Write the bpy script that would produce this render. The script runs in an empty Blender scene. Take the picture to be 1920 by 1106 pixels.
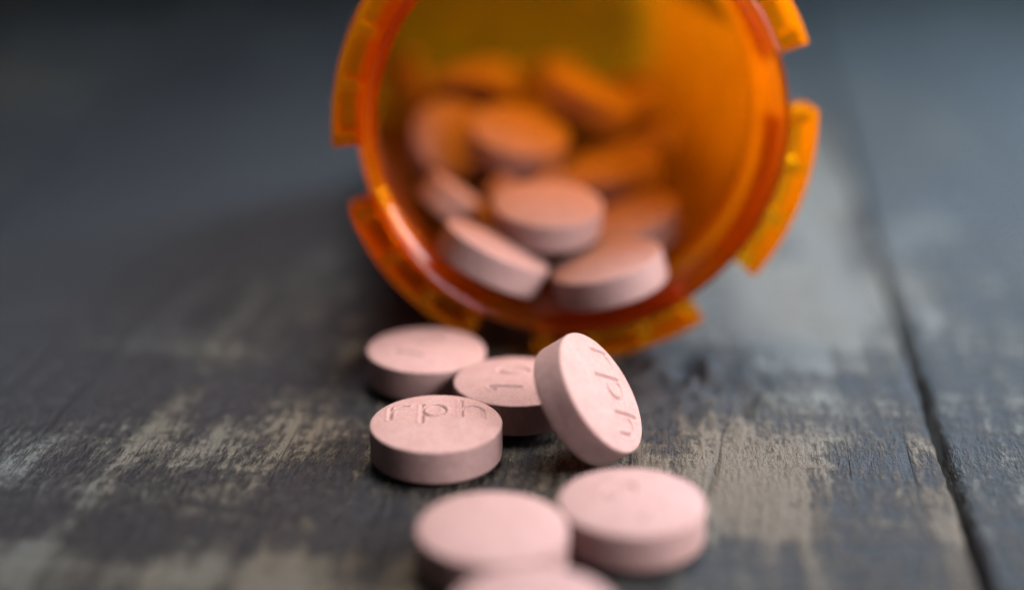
import bpy, bmesh, math, random
import numpy as np
from mathutils import Matrix, Vector

MM = 0.001
sc = bpy.context.scene
COL = sc.collection

# ------------------------------------------------------------------ camera
cam_d = bpy.data.cameras.new("camera")
cam = bpy.data.objects.new("camera", cam_d)
COL.objects.link(cam)
cam.location = (0.0, 0.0, 52 * MM)
cam.rotation_euler = (math.radians(70.0), 0.0, 0.0)
cam_d.sensor_width = 36.0
cam_d.lens = 54.375
cam_d.clip_start = 0.005
cam_d.clip_end = 20.0
cam_d.dof.use_dof = True
cam_d.dof.focus_distance = 118.5 * MM
cam_d.dof.aperture_fstop = 6.4
sc.camera = cam

# ------------------------------------------------------------------ world and lamps
world = bpy.data.worlds.new("World")
sc.world = world
world.use_nodes = True
bg = world.node_tree.nodes["Background"]
bg.inputs[0].default_value = (0.52, 0.54, 0.56, 1)
bg.inputs[1].default_value = 0.085


def area_lamp(name, loc, target, size_x, size_y, power, color, spread):
    d = bpy.data.lights.new(name, 'AREA')
    d.shape = 'RECTANGLE'
    d.size = size_x
    d.size_y = size_y
    d.energy = power
    d.color = color
    d.spread = math.radians(spread)
    o = bpy.data.objects.new(name, d)
    COL.objects.link(o)
    o.location = loc
    o.rotation_euler = (Vector(target) - Vector(loc)).to_track_quat('-Z', 'Y').to_euler()
    return o


# a cool window behind and to the right, and a softer warm lamp high above it
area_lamp("window_light", (0.20, 0.40, 0.20), (0.03, 0.165, 0.0), 0.16, 0.16, 0.37, (0.56, 0.79, 1.0), 70)
area_lamp("overhead_light", (0.015, 0.175, 0.22), (0.0, 0.155, 0.02), 0.10, 0.10, 0.165, (1.0, 0.94, 0.90), 52)
area_lamp("side_light", (0.26, 0.13, 0.12), (0.01, 0.155, 0.01), 0.16, 0.12, 0.23, (1.0, 0.93, 0.91), 65)
area_lamp("front_fill", (0.215, -0.03, 0.165), (0.0, 0.105, 0.0), 0.13, 0.13, 0.155, (1.0, 0.94, 0.93), 50)  # added fill lamp out of frame, lifts the tablets' front sides

sc.view_settings.view_transform = 'Standard'
sc.view_settings.look = 'None'
sc.view_settings.exposure = -0.2
sc.view_settings.gamma = 1.0
sc.view_settings.use_curve_mapping = False

sc.render.engine = 'CYCLES'
cy = sc.cycles
cy.max_bounces = 14
cy.transmission_bounces = 12
cy.glossy_bounces = 8
cy.diffuse_bounces = 4
cy.transparent_max_bounces = 16
cy.caustics_refractive = True
cy.caustics_reflective = True
cy.blur_glossy = 0.6
cy.sample_clamp_indirect = 4.0
cy.use_denoising = True
cy.use_adaptive_sampling = True
cy.adaptive_threshold = 0.025


# ------------------------------------------------------------------ helpers
def link_mesh(name, me, parent=None, mat=None):
    o = bpy.data.objects.new(name, me)
    COL.objects.link(o)
    if parent is not None:
        o.parent = parent
    if mat is not None and not me.materials:
        me.materials.append(mat)
    return o


def shade_smooth(me, angle=None):
    me.polygons.foreach_set("use_smooth", [True] * len(me.polygons))
    if angle is not None:
        me.set_sharp_from_angle(angle=math.radians(angle))
    me.update()


def new_mat(name):
    m = bpy.data.materials.new(name)
    m.use_nodes = True
    nt = m.node_tree
    nt.nodes.clear()
    out = nt.nodes.new('ShaderNodeOutputMaterial')
    return m, nt, out


class NB:
    """small node-building helper"""

    def __init__(self, nt):
        self.nt = nt

    def n(self, typ, **props):
        nd = self.nt.nodes.new(typ)
        for k, v in props.items():
            setattr(nd, k, v)
        return nd

    def put(self, sock, v):
        if isinstance(v, bpy.types.NodeSocket):
            self.nt.links.new(v, sock)
        elif v is not None:
            sock.default_value = v

    def mapping(self, vec, scale, loc=(0, 0, 0), rot=(0, 0, 0)):
        m = self.n('ShaderNodeMapping')
        self.put(m.inputs['Vector'], vec)
        m.inputs['Scale'].default_value = scale
        m.inputs['Location'].default_value = loc
        m.inputs['Rotation'].default_value = rot
        return m.outputs[0]

    def noise(self, vec, scale, detail=4, rough=0.55, distortion=0.0):
        t = self.n('ShaderNodeTexNoise')
        self.put(t.inputs['Vector'], vec)
        t.inputs['Scale'].default_value = scale
        t.inputs['Detail'].default_value = detail
        t.inputs['Roughness'].default_value = rough
        t.inputs['Distortion'].default_value = distortion
        return t.outputs[0]

    def ramp(self, fac, stops):
        r = self.n('ShaderNodeValToRGB')
        self.put(r.inputs[0], fac)
        el = r.color_ramp.elements
        while len(el) < len(stops):
            el.new(0.5)
        for e, (p, c) in zip(el, stops):
            e.position = p
            e.color = c if len(c) == 4 else (*c, 1)
        return r.outputs[0]

    def math(self, op, a, b=None, clamp=False):
        m = self.n('ShaderNodeMath', operation=op, use_clamp=clamp)
        self.put(m.inputs[0], a)
        if b is not None:
            self.put(m.inputs[1], b)
        return m.outputs[0]

    def mix(self, fac, a, b, blend='MIX'):
        m = self.n('ShaderNodeMix', data_type='RGBA', blend_type=blend)
        self.put(m.inputs[0], fac)
        self.put(m.inputs[6], a)
        self.put(m.inputs[7], b)
        return m.outputs[2]


# ------------------------------------------------------------------ materials
def make_wood():
    m, nt, out = new_mat("weathered_wood")
    b = NB(nt)
    tc = b.n('ShaderNodeTexCoord')
    info = b.n('ShaderNodeObjectInfo')
    seed = b.math('MULTIPLY', info.outputs['Random'], 3.0)
    comb = b.n('ShaderNodeCombineXYZ')
    b.put(comb.inputs[2], seed)
    va = b.n('ShaderNodeVectorMath', operation='ADD')
    b.put(va.inputs[0], tc.outputs['Object'])
    b.put(va.inputs[1], comb.outputs[0])
    P = va.outputs[0]
    grain = b.noise(b.mapping(P, (1, 0.20, 1)), 230, 4, 0.60, 0.5)          # broad streaks along the plank
    fibre = b.noise(b.mapping(P, (1, 0.10, 1), loc=(0.2, 0.5, 0)), 760, 4, 0.66, 0.25)   # narrow streaks
    fine = b.noise(b.mapping(P, (1, 0.30, 1)), 2300, 4, 0.74)               # splinters and paint crumbs
    bands = b.noise(b.mapping(P, (0.12, 1, 1), rot=(0, 0, 0.12)), 78, 3, 0.5, 0.5)   # saw marks across
    saw = b.noise(b.mapping(P, (0.07, 1, 1), rot=(0, 0, 0.05)), 620, 3, 0.6, 0.2)    # fine saw lines
    blotch = b.noise(P, 46, 3, 0.55, 0.3)
    split = b.noise(b.mapping(P, (1, 0.05, 1), loc=(0.7, 0.1, 0)), 120, 2, 0.5, 0.3)  # thin splits along the grain
    crack = b.ramp(b.math('ABSOLUTE', b.math('SUBTRACT', split, 0.5)), [(0.0, (1, 1, 1)), (0.006, (0, 0, 0))])
    # worn paint, with window sheen and light falloff painted into the same mask
    s = b.math('ADD', b.math('MULTIPLY', grain, 0.36), b.math('MULTIPLY', bands, 0.18))
    s = b.math('ADD', s, b.math('MULTIPLY', blotch, 0.14))
    s = b.math('ADD', s, b.math('MULTIPLY', fibre, 0.24))
    s = b.math('ADD', s, b.math('MULTIPLY', b.math('SUBTRACT', saw, 0.5), 0.17))
    s = b.math('ADD', s, b.math('MULTIPLY', b.math('SUBTRACT', fine, 0.5), 0.34))
    at_w = b.n('ShaderNodeAttribute', attribute_name='wear_and_light')
    at_t = b.n('ShaderNodeAttribute', attribute_name='tan')
    s = b.math('ADD', s, at_w.outputs['Fac'])
    wear_and_light = b.ramp(s, [(0.415, (0, 0, 0)), (0.455, (0.25, 0.25, 0.25)), (0.51, (1, 1, 1))])
    hue = b.noise(b.mapping(P, (1, 0.5, 1), loc=(0.3, 0.1, 0)), 28, 3, 0.5)
    hue = b.math('ADD', hue, b.math('MULTIPLY', at_t.outputs['Fac'], 0.16))
    light = b.ramp(hue, [(0.36, (0.078, 0.090, 0.096)), (0.50, (0.082, 0.082, 0.073)), (0.64, (0.084, 0.069, 0.051))])
    dark = b.ramp(fine, [(0.3, (0.008, 0.009, 0.011)), (0.7, (0.025, 0.025, 0.031))])
    col = b.mix(wear_and_light, dark, light)
    spk = b.ramp(b.noise(P, 4200, 4, 0.65), [(0.30, (0.35, 0.35, 0.35)), (0.55, (1, 1, 1))])
    col = b.mix(0.7, col, spk, 'MULTIPLY')
    col = b.mix(b.math('MULTIPLY', crack, 0.4), col, (0.006, 0.006, 0.007, 1))
    bs = b.n('ShaderNodeBsdfPrincipled')
    b.put(bs.inputs['Base Color'], col)
    b.put(bs.inputs['Roughness'], b.ramp(s, [(0.35, (0.48,) * 3), (0.60, (0.62,) * 3)]))
    bs.inputs['Specular IOR Level'].default_value = 0.22
    h = b.math('ADD', b.math('MULTIPLY', wear_and_light, 0.35), b.math('MULTIPLY', fine, 0.75))
    h = b.math('ADD', h, b.math('MULTIPLY', fibre, 0.6))
    h = b.math('ADD', h, b.math('MULTIPLY', saw, 0.25))
    h = b.math('SUBTRACT', h, b.math('MULTIPLY', crack, 0.4))
    bp = b.n('ShaderNodeBump')
    bp.inputs['Strength'].default_value = 0.9
    bp.inputs['Distance'].default_value = 0.0006
    b.put(bp.inputs['Height'], h)
    b.put(bs.inputs['Normal'], bp.outputs[0])
    nt.links.new(bs.outputs[0], out.inputs[0])
    return m


def make_tablet_mat():
    m, nt, out = new_mat("pink_tablet")
    b = NB(nt)
    tc = b.n('ShaderNodeTexCoord')
    P = tc.outputs['Object']
    mott = b.noise(P, 900, 6, 0.75)
    col = b.ramp(mott, [(0.28, (0.278, 0.168, 0.161)), (0.5, (0.312, 0.199, 0.191)), (0.72, (0.340, 0.228, 0.219))])
    grit = b.ramp(b.noise(P, 6200, 3, 0.7), [(0.30, (0.80, 0.78, 0.78)), (0.5, (1, 1, 1)), (0.72, (1.10, 1.12, 1.12))])
    col = b.mix(1.0, col, grit, 'MULTIPLY')
    bs = b.n('ShaderNodeBsdfPrincipled')
    b.put(bs.inputs['Base Color'], col)
    bs.inputs['Roughness'].default_value = 0.7
    bs.inputs['Specular IOR Level'].default_value = 0.10
    bs.inputs['Subsurface Weight'].default_value = 0.0
    bs.inputs['Subsurface Radius'].default_value = (1.0, 0.45, 0.4)
    bs.inputs['Subsurface Scale'].default_value = 0.0006
    pw = b.noise(P, 5200, 3, 0.6)
    pw2 = b.noise(P, 1300, 3, 0.5)
    bp = b.n('ShaderNodeBump')
    bp.inputs['Strength'].default_value = 0.35
    bp.inputs['Distance'].default_value = 0.00010
    b.put(bp.inputs['Height'], b.math('ADD', pw, pw2))
    b.put(bs.inputs['Normal'], bp.outputs[0])
    nt.links.new(bs.outputs[0], out.inputs[0])
    return m


def make_amber():
    m, nt, out = new_mat("amber_plastic")
    b = NB(nt)
    tc = b.n('ShaderNodeTexCoord')
    w = b.noise(tc.outputs['Object'], 90, 3, 0.5)
    g = b.n('ShaderNodeBsdfGlass')
    g.inputs['Color'].default_value = (1.0, 0.76, 0.12, 1)
    g.inputs['Roughness'].default_value = 0.09
    g.inputs['IOR'].default_value = 1.5
    t = b.n('ShaderNodeBsdfTranslucent')
    t.inputs['Color'].default_value = (1.0, 0.42, 0.012, 1)
    d = b.n('ShaderNodeBsdfDiffuse')
    d.inputs['Color'].default_value = (1.0, 0.36, 0.01, 1)
    m1 = b.n('ShaderNodeMixShader')
    m1.inputs[0].default_value = 0.25
    nt.links.new(t.outputs[0], m1.inputs[1])
    nt.links.new(d.outputs[0], m1.inputs[2])
    m2 = b.n('ShaderNodeMixShader')
    m2.inputs[0].default_value = 0.24
    nt.links.new(g.outputs[0], m2.inputs[1])
    nt.links.new(m1.outputs[0], m2.inputs[2])
    bp = b.n('ShaderNodeBump')
    bp.inputs['Strength'].default_value = 0.25
    bp.inputs['Distance'].default_value = 0.0004
    b.put(bp.inputs['Height'], w)
    b.put(g.inputs['Normal'], bp.outputs[0])
    nt.links.new(m2.outputs[0], out.inputs[0])
    return m


def make_amber_wall(name, cloud, tint):
    """the thin wall of the bottle: tinted, see-through, slightly cloudy, with a gloss coat"""
    m, nt, out = new_mat(name)
    b = NB(nt)
    tc = b.n('ShaderNodeTexCoord')
    w = b.noise(tc.outputs['Object'], 160, 3, 0.5)
    tr = b.n('ShaderNodeBsdfTransparent')
    tr.inputs['Color'].default_value = (*tint, 1)
    t = b.n('ShaderNodeBsdfTranslucent')
    t.inputs['Color'].default_value = (1.0, 0.39, 0.011, 1)
    m1 = b.n('ShaderNodeMixShader')
    b.put(m1.inputs[0], b.ramp(w, [(0.35, (cloud - 0.05,) * 3), (0.65, (cloud + 0.05,) * 3)]))
    nt.links.new(tr.outputs[0], m1.inputs[1])
    nt.links.new(t.outputs[0], m1.inputs[2])
    g = b.n('ShaderNodeBsdfGlossy')
    g.inputs['Roughness'].default_value = 0.08
    fr = b.n('ShaderNodeFresnel')
    fr.inputs['IOR'].default_value = 1.45
    m2 = b.n('ShaderNodeMixShader')
    nt.links.new(fr.outputs[0], m2.inputs[0])
    nt.links.new(m1.outputs[0], m2.inputs[1])
    nt.links.new(g.outputs[0], m2.inputs[2])
    nt.links.new(m2.outputs[0], out.inputs[0])
    return m


def make_paper():
    m, nt, out = new_mat("paper")
    b = NB(nt)
    tc = b.n('ShaderNodeTexCoord')
    c = b.ramp(b.noise(tc.outputs['Object'], 900, 4), [(0.3, (0.70, 0.69, 0.66)), (0.7, (0.78, 0.77, 0.74))])
    d = b.n('ShaderNodeBsdfDiffuse')
    b.put(d.inputs[0], c)
    t = b.n('ShaderNodeBsdfTranslucent')
    b.put(t.inputs[0], c)
    mx = b.n('ShaderNodeMixShader')
    mx.inputs[0].default_value = 0.5
    nt.links.new(d.outputs[0], mx.inputs[1])
    nt.links.new(t.outputs[0], mx.inputs[2])
    nt.links.new(mx.outputs[0], out.inputs[0])
    return m


WOOD = make_wood()
PINK = make_tablet_mat()
AMBER = make_amber()
AMBER_WALL = make_amber_wall("amber_wall", 0.45, (1.0, 0.66, 0.085))
AMBER_NECK = make_amber_wall("amber_neck", 0.46, (1.0, 0.70, 0.10))
AMBER_BASE = make_amber_wall("amber_base", 0.20, (1.0, 0.74, 0.12))
PAPER = make_paper()


# ------------------------------------------------------------------ the wooden tabletop, plank by plank
def value_noise(x, y, seed):
    """smooth 2-D value noise on arrays"""
    xi = np.floor(x).astype(np.int64)
    yi = np.floor(y).astype(np.int64)
    xf = x - xi
    yf = y - yi
    u = xf * xf * (3 - 2 * xf)
    v = yf * yf * (3 - 2 * yf)

    def h(a, c):
        k = (a * 374761393 + c * 668265263 + seed * 1442695041) & 0xFFFFFFFF
        k = ((k ^ (k >> 13)) * 1274126177) & 0xFFFFFFFF
        k = k ^ (k >> 16)
        return (k & 0xFFFF) / 65535.0
    a = h(xi, yi) * (1 - u) + h(xi + 1, yi) * u
    c = h(xi, yi + 1) * (1 - u) + h(xi + 1, yi + 1) * u
    return a * (1 - v) + c * v


def fbm(x, y, seed, octaves=4):
    t = np.zeros_like(x)
    amp, tot = 1.0, 0.0
    for o in range(octaves):
        t += amp * value_noise(x * 2 ** o, y * 2 ** o, seed + o * 17)
        tot += amp
        amp *= 0.5
    return t / tot


GRAIN = math.radians(6.8)                    # the planks run away to the right
table = bpy.data.objects.new("tabletop", None)
COL.objects.link(table)
table.location = (35.6 * MM, 127.0 * MM, 0)
table.rotation_euler = (0, 0, -GRAIN)
table["kind"] = "structure"
table["label"] = "dark grey weathered wooden tabletop of wide planks"


# worn and stained patches of the wood, plus painted-in sheen and light falloff: centre across / along the planks, radii (mm), paint left or sheen (+), bare dark or falloff (-), tan tint
FEATURES = [(-14, -25, 9, 11, 0.055, 1.0), (-15, 14, 8, 12, 0.06, 0.35), (-20, -8, 7, 10, -0.07, 0.5), (-8, -6, 13, 3.2, -0.07, 0),
            (-58, -24, 30, 6.0, 0.03, 0.1), (-58, -11.5, 26, 4.2, -0.05, 0), (-54, -37, 26, 3.4, -0.07, 0), (-66, -4.5, 22, 3.6, 0.03, 0.1),
            (-52, -45, 26, 5, 0.015, 0.15), (-4.5, -28, 3, 14, -0.06, -0.2), (30, -10, 30, 9, 0.02, -0.3), (-30, -25, 10, 20, -0.01, 0.3),
            (-40, 6, 16, 9, -0.04, 0), (-85, 70, 32, 80, -0.13, -0.2), (-95, 5, 22, 40, -0.05, 0),  # the broadest, at far left, paints light falloff into the wood colour
            (-9, 40, 10, 46, 0.13, -0.7), (50, 70, 44, 80, -0.08, -0.4), (48, -25, 34, 14, -0.04, -0.6)]  # bluish strip is painted window sheen; broad right-plank patch is painted light falloff


def make_plank(index, x0, x1, seed, fine, sink=0.0):
    gap = 0.42
    a, c = x0 + gap, x1 - gap
    edge = [0, 0.08, 0.22, 0.45, 0.8]
    step = 0.5 if fine else 3.0
    inner = list(np.linspace(a + 0.8, c - 0.8, int((c - a) / step)))
    xs = np.array([a + e for e in edge[:-1]] + inner + [c - e for e in reversed(edge[:-1])])
    if fine:
        ys = np.concatenate([np.linspace(-520, -75, 40, endpoint=False), np.linspace(-75, 60, 300, endpoint=False),
                             np.linspace(60, 220, 130, endpoint=False), np.linspace(220, 900, 80)])
    else:
        ys = np.linspace(-520, 900, 240)
    X, Y = np.meshgrid(xs, ys)
    # nicked, uneven long edges
    nick = np.clip(1 - np.minimum(X - a, c - X) / 0.9, 0, 1)
    X = X + nick * 0.55 * (fbm(X * 0 + 3.3, Y / 2.6, seed + 41, 4) - 0.5) * np.where(X < (a + c) / 2, 1, -1)
    # relief: grain ridges, saw waves across, pits
    Z = 0.22 * (fbm(X / 3.2, Y / 22, seed, 4) - 0.5)
    Z += 0.28 * (fbm(X / 40, Y / 7.5, seed + 5, 3) - 0.5)
    if fine:
        pit = fbm(X / 2.2, Y / 3.4, seed + 9, 3)
        Z -= 0.35 * np.clip(pit - 0.62, 0, 1) * 2.5
        # a torn, rough patch by the mouth of the bottle
        if index == 0:
            d2 = ((X + 18.5) / 8.0) ** 2 + ((Y + 8.0) / 9.0) ** 2
            wgt = np.exp(-d2 ** 1.5)
            Z += wgt * (3.2 * (fbm(X / 1.5, Y / 4.2, seed + 31, 4) - 0.56))
    if fine:
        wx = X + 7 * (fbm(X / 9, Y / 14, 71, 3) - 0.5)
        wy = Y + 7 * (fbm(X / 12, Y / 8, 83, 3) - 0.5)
        wear_and_light = np.zeros_like(X)
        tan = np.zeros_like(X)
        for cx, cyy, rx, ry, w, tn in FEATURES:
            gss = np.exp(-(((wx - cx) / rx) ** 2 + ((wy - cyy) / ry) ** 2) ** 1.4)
            wear_and_light += w * gss
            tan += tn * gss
    Z -= 0.12
    Z -= sink
    # rounded long edges
    dist = 0.9 * (1 - nick)
    wob = 0.8 + 0.6 * fbm(np.zeros_like(X), Y / 6, seed + 3, 3)
    Z -= np.where(dist < 0.8, (1 - np.clip(dist / 0.8, 0, 1)) ** 2.4 * 0.55 * wob, 0)
    ny, nx = X.shape
    top = np.stack([X.ravel(), Y.ravel(), Z.ravel()], 1)
    idx = np.arange(nx * ny).reshape(ny, nx)
    quads = np.stack([idx[:-1, :-1], idx[:-1, 1:], idx[1:, 1:], idx[1:, :-1]], -1).reshape(-1, 4).tolist()
    # underside: border ring dropped to -18 mm
    border = list(idx[0, :]) + list(idx[1:, -1]) + list(idx[-1, -2::-1]) + list(idx[-2:0:-1, 0])
    nb = len(border)
    low = top[border].copy()
    low[:, 2] = -18
    base = nx * ny
    verts = np.concatenate([top, low]) * MM
    for i in range(nb):
        j = (i + 1) % nb
        quads.append([int(border[j]), int(border[i]), base + i, base + j])
    quads.append([base + nb - 1 - i for i in range(nb)])
    me = bpy.data.meshes.new("plank")
    me.from_pydata(verts.tolist(), [], quads)
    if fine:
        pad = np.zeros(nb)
        for nm, arr in (("wear_and_light", wear_and_light), ("tan", tan)):
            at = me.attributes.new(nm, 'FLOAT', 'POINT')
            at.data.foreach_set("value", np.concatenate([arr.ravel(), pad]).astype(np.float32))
    shade_smooth(me, 50)
    return link_mesh("plank", me, table, WOOD)


PW = 99.0
make_plank(0, -PW, 0, 11, True)
make_plank(1, 0, PW, 23, True, 0.25)
make_plank(-1, -2 * PW, -PW - 2.8, 37, True, 1.4)
for k, i in enumerate((-5, -4, -3, 1, 2, 3, 4)):
    make_plank(9 + k, i * PW, (i + 1) * PW, 50 + k, False)

# ------------------------------------------------------------------ the amber bottle lying on its side
YAW, TILT = math.radians(4.0), math.radians(3.1)
LUG_R = 20.65
axis = Vector((math.sin(YAW) * math.cos(TILT), -math.cos(YAW) * math.cos(TILT), math.sin(TILT)))   # out of the mouth
e1 = Vector((math.cos(YAW), math.sin(YAW), 0))
e2 = axis.cross(e1).normalized()
if e2.z < 0:
    e2 = -e2
mouth = Vector((5.56, 126.7, LUG_R * math.cos(TILT) + 0.0))
# local frame: x right, y up, z into the bottle (left-handed seen from the front, so x is mirrored in the basis)
BOT = Matrix(((e1.x, -axis.x, e2.x, mouth.x * MM), (e1.y, -axis.y, e2.y, mouth.y * MM),
              (e1.z, -axis.z, e2.z, mouth.z * MM), (0, 0, 0, 1)))
# BOT local: X right, Y into the bottle, Z up
bottle = bpy.data.objects.new("pill_bottle", None)
COL.objects.link(bottle)
bottle.matrix_world = BOT
bottle["label"] = "translucent amber pill bottle lying open on the wooden table"
bottle["category"] = "bottle"


def lathe(profile, seg=160):
    """closed profile of (radius, depth) in mm, revolved about local Y"""
    verts, faces, rings = [], [], []
    for r, s in profile:
        if r < 1e-6:
            rings.append([len(verts)])
            verts.append((0, s * MM, 0))
        else:
            rings.append(list(range(len(verts), len(verts) + seg)))
            for i in range(seg):
                a = 2 * math.pi * i / seg
                verts.append((r * math.cos(a) * MM, s * MM, r * math.sin(a) * MM))
    for A, B in zip(rings[:-1], rings[1:]):
        for i in range(seg):
            j = (i + 1) % seg
            if len(A) == 1 and len(B) == 1:
                continue
            if len(A) == 1:
                faces.append((A[0], B[i], B[j]))
            elif len(B) == 1:
                faces.append((A[i], B[0], A[j]))
            else:
                faces.append((A[i], B[i], B[j], A[j]))
    me = bpy.data.meshes.new("lathe")
    me.from_pydata(verts, [], faces)
    bm = bmesh.new()
    bm.from_mesh(me)
    bmesh.ops.recalc_face_normals(bm, faces=bm.faces)
    bm.to_mesh(me)
    bm.free()
    return me


base_prof = [(0, 66.0), (13.0, 66.0), (14.2, 66.3), (15.8, 66.3), (17.0, 65.9), (17.65, 65.0), (17.8, 63.8), (17.8, 62.65),
             (16.8, 62.65), (16.6, 63.8), (15.8, 64.5), (13.5, 64.7), (0, 64.7)]
wall_prof = [(16.8, 62.6), (17.8, 62.6), (17.85, 9.45), (16.9, 9.45), (16.8, 62.6)]
neck_prof = [(16.9, 9.4), (17.85, 9.4), (17.95, 9.2), (18.5, 8.6), (18.6, 8.2), (18.6, 4.15), (18.5, 4.0), (18.15, 3.9), (18.05, 3.7), (18.05, 0.3),
             (17.97, 0.08), (17.85, 0.0), (17.68, 0.0), (17.54, 0.06), (17.46, 0.2), (17.42, 1.0),
             (17.3, 1.2), (17.08, 1.35), (16.95, 1.55), (16.92, 1.8), (16.9, 9.4)]
for part, pr, mat in (("body", wall_prof, AMBER_WALL), ("base", base_prof, AMBER_BASE), ("neck", neck_prof, AMBER_NECK)):
    me = lathe(pr)
    bm = bmesh.new()
    bm.from_mesh(me)
    bmesh.ops.remove_doubles(bm, verts=bm.verts, dist=1e-7)
    bmesh.ops.recalc_face_normals(bm, faces=bm.faces)
    bm.to_mesh(me)
    bm.free()
    shade_smooth(me, 38)
    link_mesh(part, me, bottle, mat)


def lug_mesh():
    """one locking lug: back flange, thin outer wall, four radial ribs and three open pockets (local angle 0 = start)"""
    span = 44.0
    ribs = [(0, 3.2), (13.2, 16.4), (27.2, 30.6), (39.8, 44.0)]
    cuts = sorted({0.0, span} | {x for r in ribs for x in r})
    ang = [cuts[0]]
    for a, c in zip(cuts[:-1], cuts[1:]):
        k = max(1, int(round((c - a) / 2.6)))
        ang += [a + (c - a) * (i + 1) / k for i in range(k)]
    rad = [17.98, 18.3, 20.12, LUG_R]
    dep = [0.5, 4.2, 5.0]

    def solid(ia, ir, isd):
        if not (0 <= ia < len(ang) - 1 and 0 <= ir < 3 and 0 <= isd < 2):
            return False
        if isd == 1 or ir != 1:
            return True
        mid = (ang[ia] + ang[ia + 1]) / 2
        return any(a <= mid <= c for a, c in ribs)
    bm = bmesh.new()
    vs = {}

    def v(a, r, s):
        if (a, r, s) not in vs:
            t = -math.radians(ang[a])
            rr = rad[r]
            ss = dep[s]
            vs[(a, r, s)] = bm.verts.new((rr * math.cos(t) * MM, ss * MM, rr * math.sin(t) * MM))
        return vs[(a, r, s)]
    for a in range(len(ang) - 1):
        for r in range(3):
            for s in range(2):
                if not solid(a, r, s):
                    continue
                if not solid(a - 1, r, s):
                    bm.faces.new((v(a, r, s), v(a, r + 1, s), v(a, r + 1, s + 1), v(a, r, s + 1)))
                if not solid(a + 1, r, s):
                    bm.faces.new((v(a + 1, r, s), v(a + 1, r, s + 1), v(a + 1, r + 1, s + 1), v(a + 1, r + 1, s)))
                if not solid(a, r - 1, s):
                    bm.faces.new((v(a, r, s), v(a, r, s + 1), v(a + 1, r, s + 1), v(a + 1, r, s)))
                if not solid(a, r + 1, s):
                    bm.faces.new((v(a, r + 1, s), v(a + 1, r + 1, s), v(a + 1, r + 1, s + 1), v(a, r + 1, s + 1)))
                if not solid(a, r, s - 1):
                    bm.faces.new((v(a, r, s), v(a + 1, r, s), v(a + 1, r + 1, s), v(a, r + 1, s)))
                if not solid(a, r, s + 1):
                    bm.faces.new((v(a, r, s + 1), v(a, r + 1, s + 1), v(a + 1, r + 1, s + 1), v(a + 1, r, s + 1)))
    bmesh.ops.recalc_face_normals(bm, faces=bm.faces)
    sharp = [e for e in bm.edges if len(e.link_faces) == 2 and e.calc_face_angle() > math.radians(40)]
    bmesh.ops.bevel(bm, geom=sharp, offset=0.16 * MM, segments=2, profile=0.6, affect='EDGES', clamp_overlap=True)
    m = bpy.data.meshes.new("lug")
    bm.to_mesh(m)
    bm.free()
    shade_smooth(m, 35)
    return m


lm = lug_mesh()
for k in range(6):
    o = link_mesh("lug", lm, bottle, AMBER)
    o.rotation_euler = (0, math.radians(-3.5 + 60 * k), 0)


def label_mesh():
    """paper wrapped round the right half of the bottle"""
    a0, a1 = math.radians(24), math.radians(70)
    n = 60
    r0, r1 = 17.88, 18.0
    verts, faces = [], []
    for i in range(n + 1):
        a = a0 + (a1 - a0) * i / n
        for r in (r0, r1):
            for s in (13.0, 59.0):
                verts.append((r * math.cos(a) * MM, s * MM, r * math.sin(a) * MM))
    for i in range(n):
        p, q = 4 * i, 4 * i + 4
        for x, y in ((0, 1), (1, 3), (3, 2), (2, 0)):
            faces.append((p + x, p + y, q + y, q + x))
    faces += [(0, 2, 3, 1), (4 * n, 4 * n + 1, 4 * n + 3, 4 * n + 2)]
    m = bpy.data.meshes.new("label")
    m.from_pydata(verts, [], faces)
    bm = bmesh.new()
    bm.from_mesh(m)
    bmesh.ops.recalc_face_normals(bm, faces=bm.faces)
    bm.to_mesh(m)
    bm.free()
    shade_smooth(m, 40)
    return m


link_mesh("label", label_mesh(), bottle, PAPER)

# ------------------------------------------------------------------ tablets
R_TAB, HALF, DOME = 5.0, 1.32, 0.50


def ellipse_pts(cx, cyy, rx, ry, n=28):
    return [(cx + rx * math.cos(2 * math.pi * i / n), cyy + ry * math.sin(2 * math.pi * i / n)) for i in range(n + 1)]


def seglist(*polys):
    return [(p, q) for poly in polys for p, q in zip(poly[:-1], poly[1:])]


def shift(poly, dx, dy):
    return [(x + dx, y + dy) for x, y in poly]


LET_R = [[(-.5, 0), (-.5, 1.9)], [(-.5, 1.1), (-.35, 1.5), (-.05, 1.8), (.3, 1.92), (.65, 1.85)]]
LET_P = [[(-.75, 1.95), (-.75, -.95)], ellipse_pts(0.03, .95, .78, .95)]
LET_H = [[(-.75, 2.9), (-.75, 0)], [(-.75, 1.1), (-.55, 1.55), (-.2, 1.85), (.2, 1.9), (.55, 1.7), (.75, 1.25), (.75, 0)]]
DIG_1 = [[(0, -1.2), (0, 1.2)], [(0, 1.2), (-.3, .95), (-.55, .8)]]
DIG_0 = [ellipse_pts(0, 0, .72, 1.2)]
RPH = [((ax * 1.12, ay * 1.12), (bx * 1.12, by * 1.12)) for (ax, ay), (bx, by) in
       seglist(*[shift(p, -2.6, .1) for p in LET_R], *[shift(p, -0.2, .1) for p in LET_P], *[shift(p, 2.45, .1) for p in LET_H])]
TEN = seglist(*[shift(p, -2.2, .6) for p in DIG_1], *[shift(p, 1.0, .3) for p in DIG_0])


def seg_dist(px, py, segs):
    d = np.full(px.shape, 1e9)
    for (ax, ay), (bx, by) in segs:
        vx, vy = bx - ax, by - ay
        L = vx * vx + vy * vy + 1e-12
        t = np.clip(((px - ax) * vx + (py - ay) * vy) / L, 0, 1)
        d = np.minimum(d, np.hypot(px - ax - t * vx, py - ay - t * vy))
    return d


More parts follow.
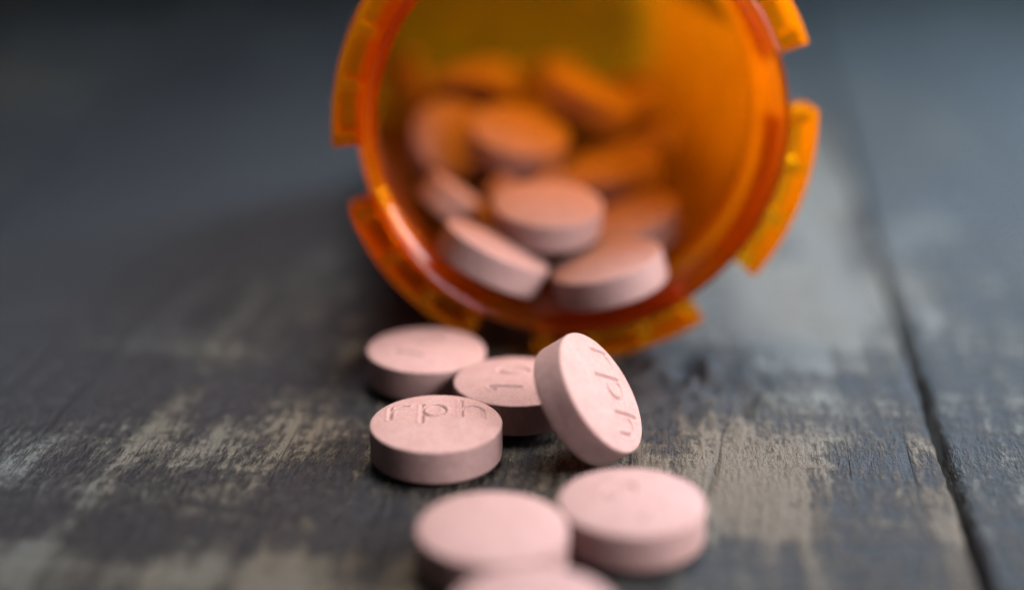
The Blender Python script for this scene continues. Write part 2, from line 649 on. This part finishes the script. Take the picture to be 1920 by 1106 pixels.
def tablet_mesh(segs, depth=0.2, width=0.26, rings=90, seg=288, low=False):
    if low:
        rings, seg = 10, 72
    rf = 4.86
    radii = [rf * i / rings for i in range(1, rings + 1)]
    ang = np.arange(seg) * 2 * math.pi / seg
    ca, sa = np.cos(ang), np.sin(ang)
    # side profile from face edge over the fillet, down the band
    side = [(4.925, HALF - 0.025), (4.97, HALF - 0.075), (4.993, HALF - 0.14), (5.0, HALF - 0.22), (5.0, HALF * 0.33)]
    rows = []
    tops = [(0, HALF + DOME)]
    V = [(0, 0, HALF + DOME)]

    def zface(r):
        return HALF + DOME * (1 - (r / rf) ** 2.3)
    for r in radii:
        x, y = r * ca, r * sa
        z = np.full(seg, zface(r))
        if segs:
            d = seg_dist(x, y, segs)
            g = np.clip(1 - d / width, 0, 1)
            g = g * g * (3 - 2 * g)
            z = z - depth * g
            # the pressed rim stands slightly proud of the face
            z = z + 0.03 * np.exp(-((d - width * 1.25) / 0.12) ** 2)
        rows.append(np.stack([x, y, z], 1))
    for r, z in side:
        rows.append(np.stack([r * ca, r * sa, np.full(seg, z)], 1))
    for r, z in reversed(side):
        rows.append(np.stack([r * ca, r * sa, np.full(seg, -z)], 1))
    for r in [rf * i / 10 for i in range(10, 0, -1)]:
        rows.append(np.stack([r * ca, r * sa, np.full(seg, -zface(r))], 1))
    verts = np.concatenate([np.array(V)] + rows + [np.array([(0, 0, -HALF - DOME)])])
    faces = [(0, 1 + i, 1 + (i + 1) % seg) for i in range(seg)]
    for k in range(len(rows) - 1):
        a = 1 + k * seg
        c = a + seg
        for i in range(seg):
            j = (i + 1) % seg
            faces.append((a + i, c + i, c + j, a + j))
    last = 1 + (len(rows) - 1) * seg
    end = len(verts) - 1
    faces += [(last + i, end, last + (i + 1) % seg) for i in range(seg)]
    m = bpy.data.meshes.new("tablet")
    m.from_pydata((verts * MM).tolist(), [], faces)
    shade_smooth(m)
    m.materials.append(PINK)
    return m


M_RPH = tablet_mesh(RPH, 0.18, 0.23)
M_TEN = tablet_mesh(TEN, 0.17, 0.25)
M_TEN_WORN = tablet_mesh(TEN, 0.15, 0.24)
M_PLAIN = tablet_mesh(None, low=True)


def place_tablet(mesh, center_mm, normal, spin_deg, label, group):
    o = bpy.data.objects.new("tablet", mesh)
    COL.objects.link(o)
    q = Vector((0, 0, 1)).rotation_difference(Vector(normal).normalized())
    o.matrix_world = (Matrix.Translation(Vector(center_mm) * MM) @ q.to_matrix().to_4x4()
                      @ Matrix.Rotation(math.radians(spin_deg), 4, 'Z'))
    o["label"] = label
    o["category"] = "tablet"
    o["group"] = group
    return o


SPILL = "pink tablets spilled on the table"
ZF = HALF + DOME + 0.02        # a tablet lying flat rests on its domed underside
place_tablet(M_RPH, (-5.72, 106.2, ZF), (0.0, -0.02, 1), 2,
             "flat pink tablet pressed with rph, at the left in front of two others", SPILL)
place_tablet(M_TEN_WORN, (-7.25, 120.9, ZF), (0.02, -0.01, 1), 68,
             "pink tablet with worn marking, farthest left, beside the bottle rim", SPILL)
place_tablet(M_TEN, (0.30, 114.2, ZF), (0.0, 0.0, 1), 84,
             "flat pink tablet stamped 10, wedged behind the upright tablet", SPILL)
nF = Vector((0.765, -0.255, 0.59)).normalized()
place_tablet(M_RPH, (5.75, 106.6, 4.86), nF, -52,
             "tilted pink tablet standing on its edge, rph on its face", SPILL)
place_tablet(M_TEN_WORN, (8.10, 93.6, ZF), (0.0, 0.0, 1), 130,
             "blurred pink tablet in the foreground, rightmost of those on the table", SPILL)
place_tablet(M_PLAIN, (-1.30, 90.0, ZF), (0.0, 0.0, 1), 0,
             "blurred blank pink tablet touching the rightmost one's left side", SPILL)
place_tablet(M_PLAIN, (1.25, 80.0, ZF), (0.0, 0.0, 1), 0,
             "nearest pink tablet, very blurred, cut off by the bottom edge", SPILL)

HEAP = "pink tablets inside the bottle"
DEEP = "pink tablet in the blurred heap deep inside the amber bottle"
inside = [
    (M_PLAIN, (-7.1, -11.75, 4.4), (0.43, 0.9, 0.01), "pink tablet tilted inside the bottle mouth, at the left of the front pair"),
    (M_PLAIN, (3.1, -12.85, 2.2), (-0.26, 0.97, -0.03), "pink tablet inside the bottle mouth, at the right of the front pair"),
    (M_PLAIN, (-1.85, -9.0, 8.3), (0.02, 0.98, -0.2), "pink tablet lying across the front pair inside the bottle mouth"),
    (M_PLAIN, (-8.97, -10.6, 16.06), (0.64, 0.76, 0.11), "orange-lit tablet half hidden behind the front left tablet in the bottle"),
    (M_PLAIN, (6.6, -11.6, 13.0), (-0.35, 0.92, -0.1), "orange-lit tablet half hidden behind the front right tablet in the bottle"),
    (M_PLAIN, (-9.4, -6.6, 29.0), (0.30, 0.70, -0.62), "blurred orange-lit tablet leaning against the left wall inside the bottle"),
    (M_PLAIN, (-3.4, -5.0, 23.5), (0.12, 0.93, -0.33), "blurred tablet lying on top of the heap, right of the one against the left wall"),
]
for q in [(-0.76, -11.22, 48.88, -0.88, 0.02, -0.47), (3.04, -13.78, 37.15, -0.22, 0.97, 0.07),
          (-2.67, -11.42, 58.95, 0.83, 0.55, 0.03), (-1.5, -7.9, 29.5, -0.2, 0.75, -0.62), (1.55, -11.21, 19.11, 0.75, 0.64, 0.17),
          (-7.7, -8.07, 47.39, -0.31, 0.53, 0.79), (-3.53, -13.66, 28.11, 0.25, 0.97, 0.06), (1.31, -6.84, 35.86, -0.83, 0.21, -0.51),
          (-13.16, -5.03, 52.13, 0.93, 0.35, -0.08), (-8.52, -10.89, 36.68, 0.6, 0.77, 0.21),
          (-4.57, -11.03, 42.86, 0.36, 0.64, 0.68), (6.66, -12.45, 27.83, -0.47, 0.88, 0.02), (8.84, -6.14, 37.56, -0.3, 0.76, 0.58),
          (5.25, -10.99, 59.25, -0.26, 0.74, 0.62), (-8.59, -11.22, 58.96, 0.61, 0.79, 0.0), (9.6, -7.22, 30.29, -0.31, 0.94, 0.18),
          (10.34, -6.86, 47.33, -0.54, 0.75, -0.38), (-7.25, -3.75, 36.38, 0.14, 0.58, 0.8), (-2.91, -11.67, 17.97, 0.74, 0.65, 0.17),
          (5.6, -8.2, 21.8, -0.22, 0.95, -0.18), (3.11, -6.19, 50.54, 0.98, 0.03, 0.19),
          (2.61, -6.6, 59.52, -0.22, 0.68, 0.7), (5.54, -13.0, 51.88, -0.39, 0.92, -0.03), (-5.69, -5.35, 51.44, -0.19, 0.67, 0.71),
          (4.05, -1.92, 28.61, 0.43, 0.89, -0.13)]:
    inside.append((M_PLAIN, q[:3], q[3:], DEEP))
B3 = BOT.to_3x3()
for mesh, p, nv, lab in inside:
    # p and nv are given as right, up, into the bottle
    w = BOT @ Vector((p[0] * MM, p[2] * MM, (p[1] - 0.45) * MM))
    nw = B3 @ Vector((nv[0], nv[2], nv[1]))
    place_tablet(mesh, w / MM, nw, 0, lab, HEAP)
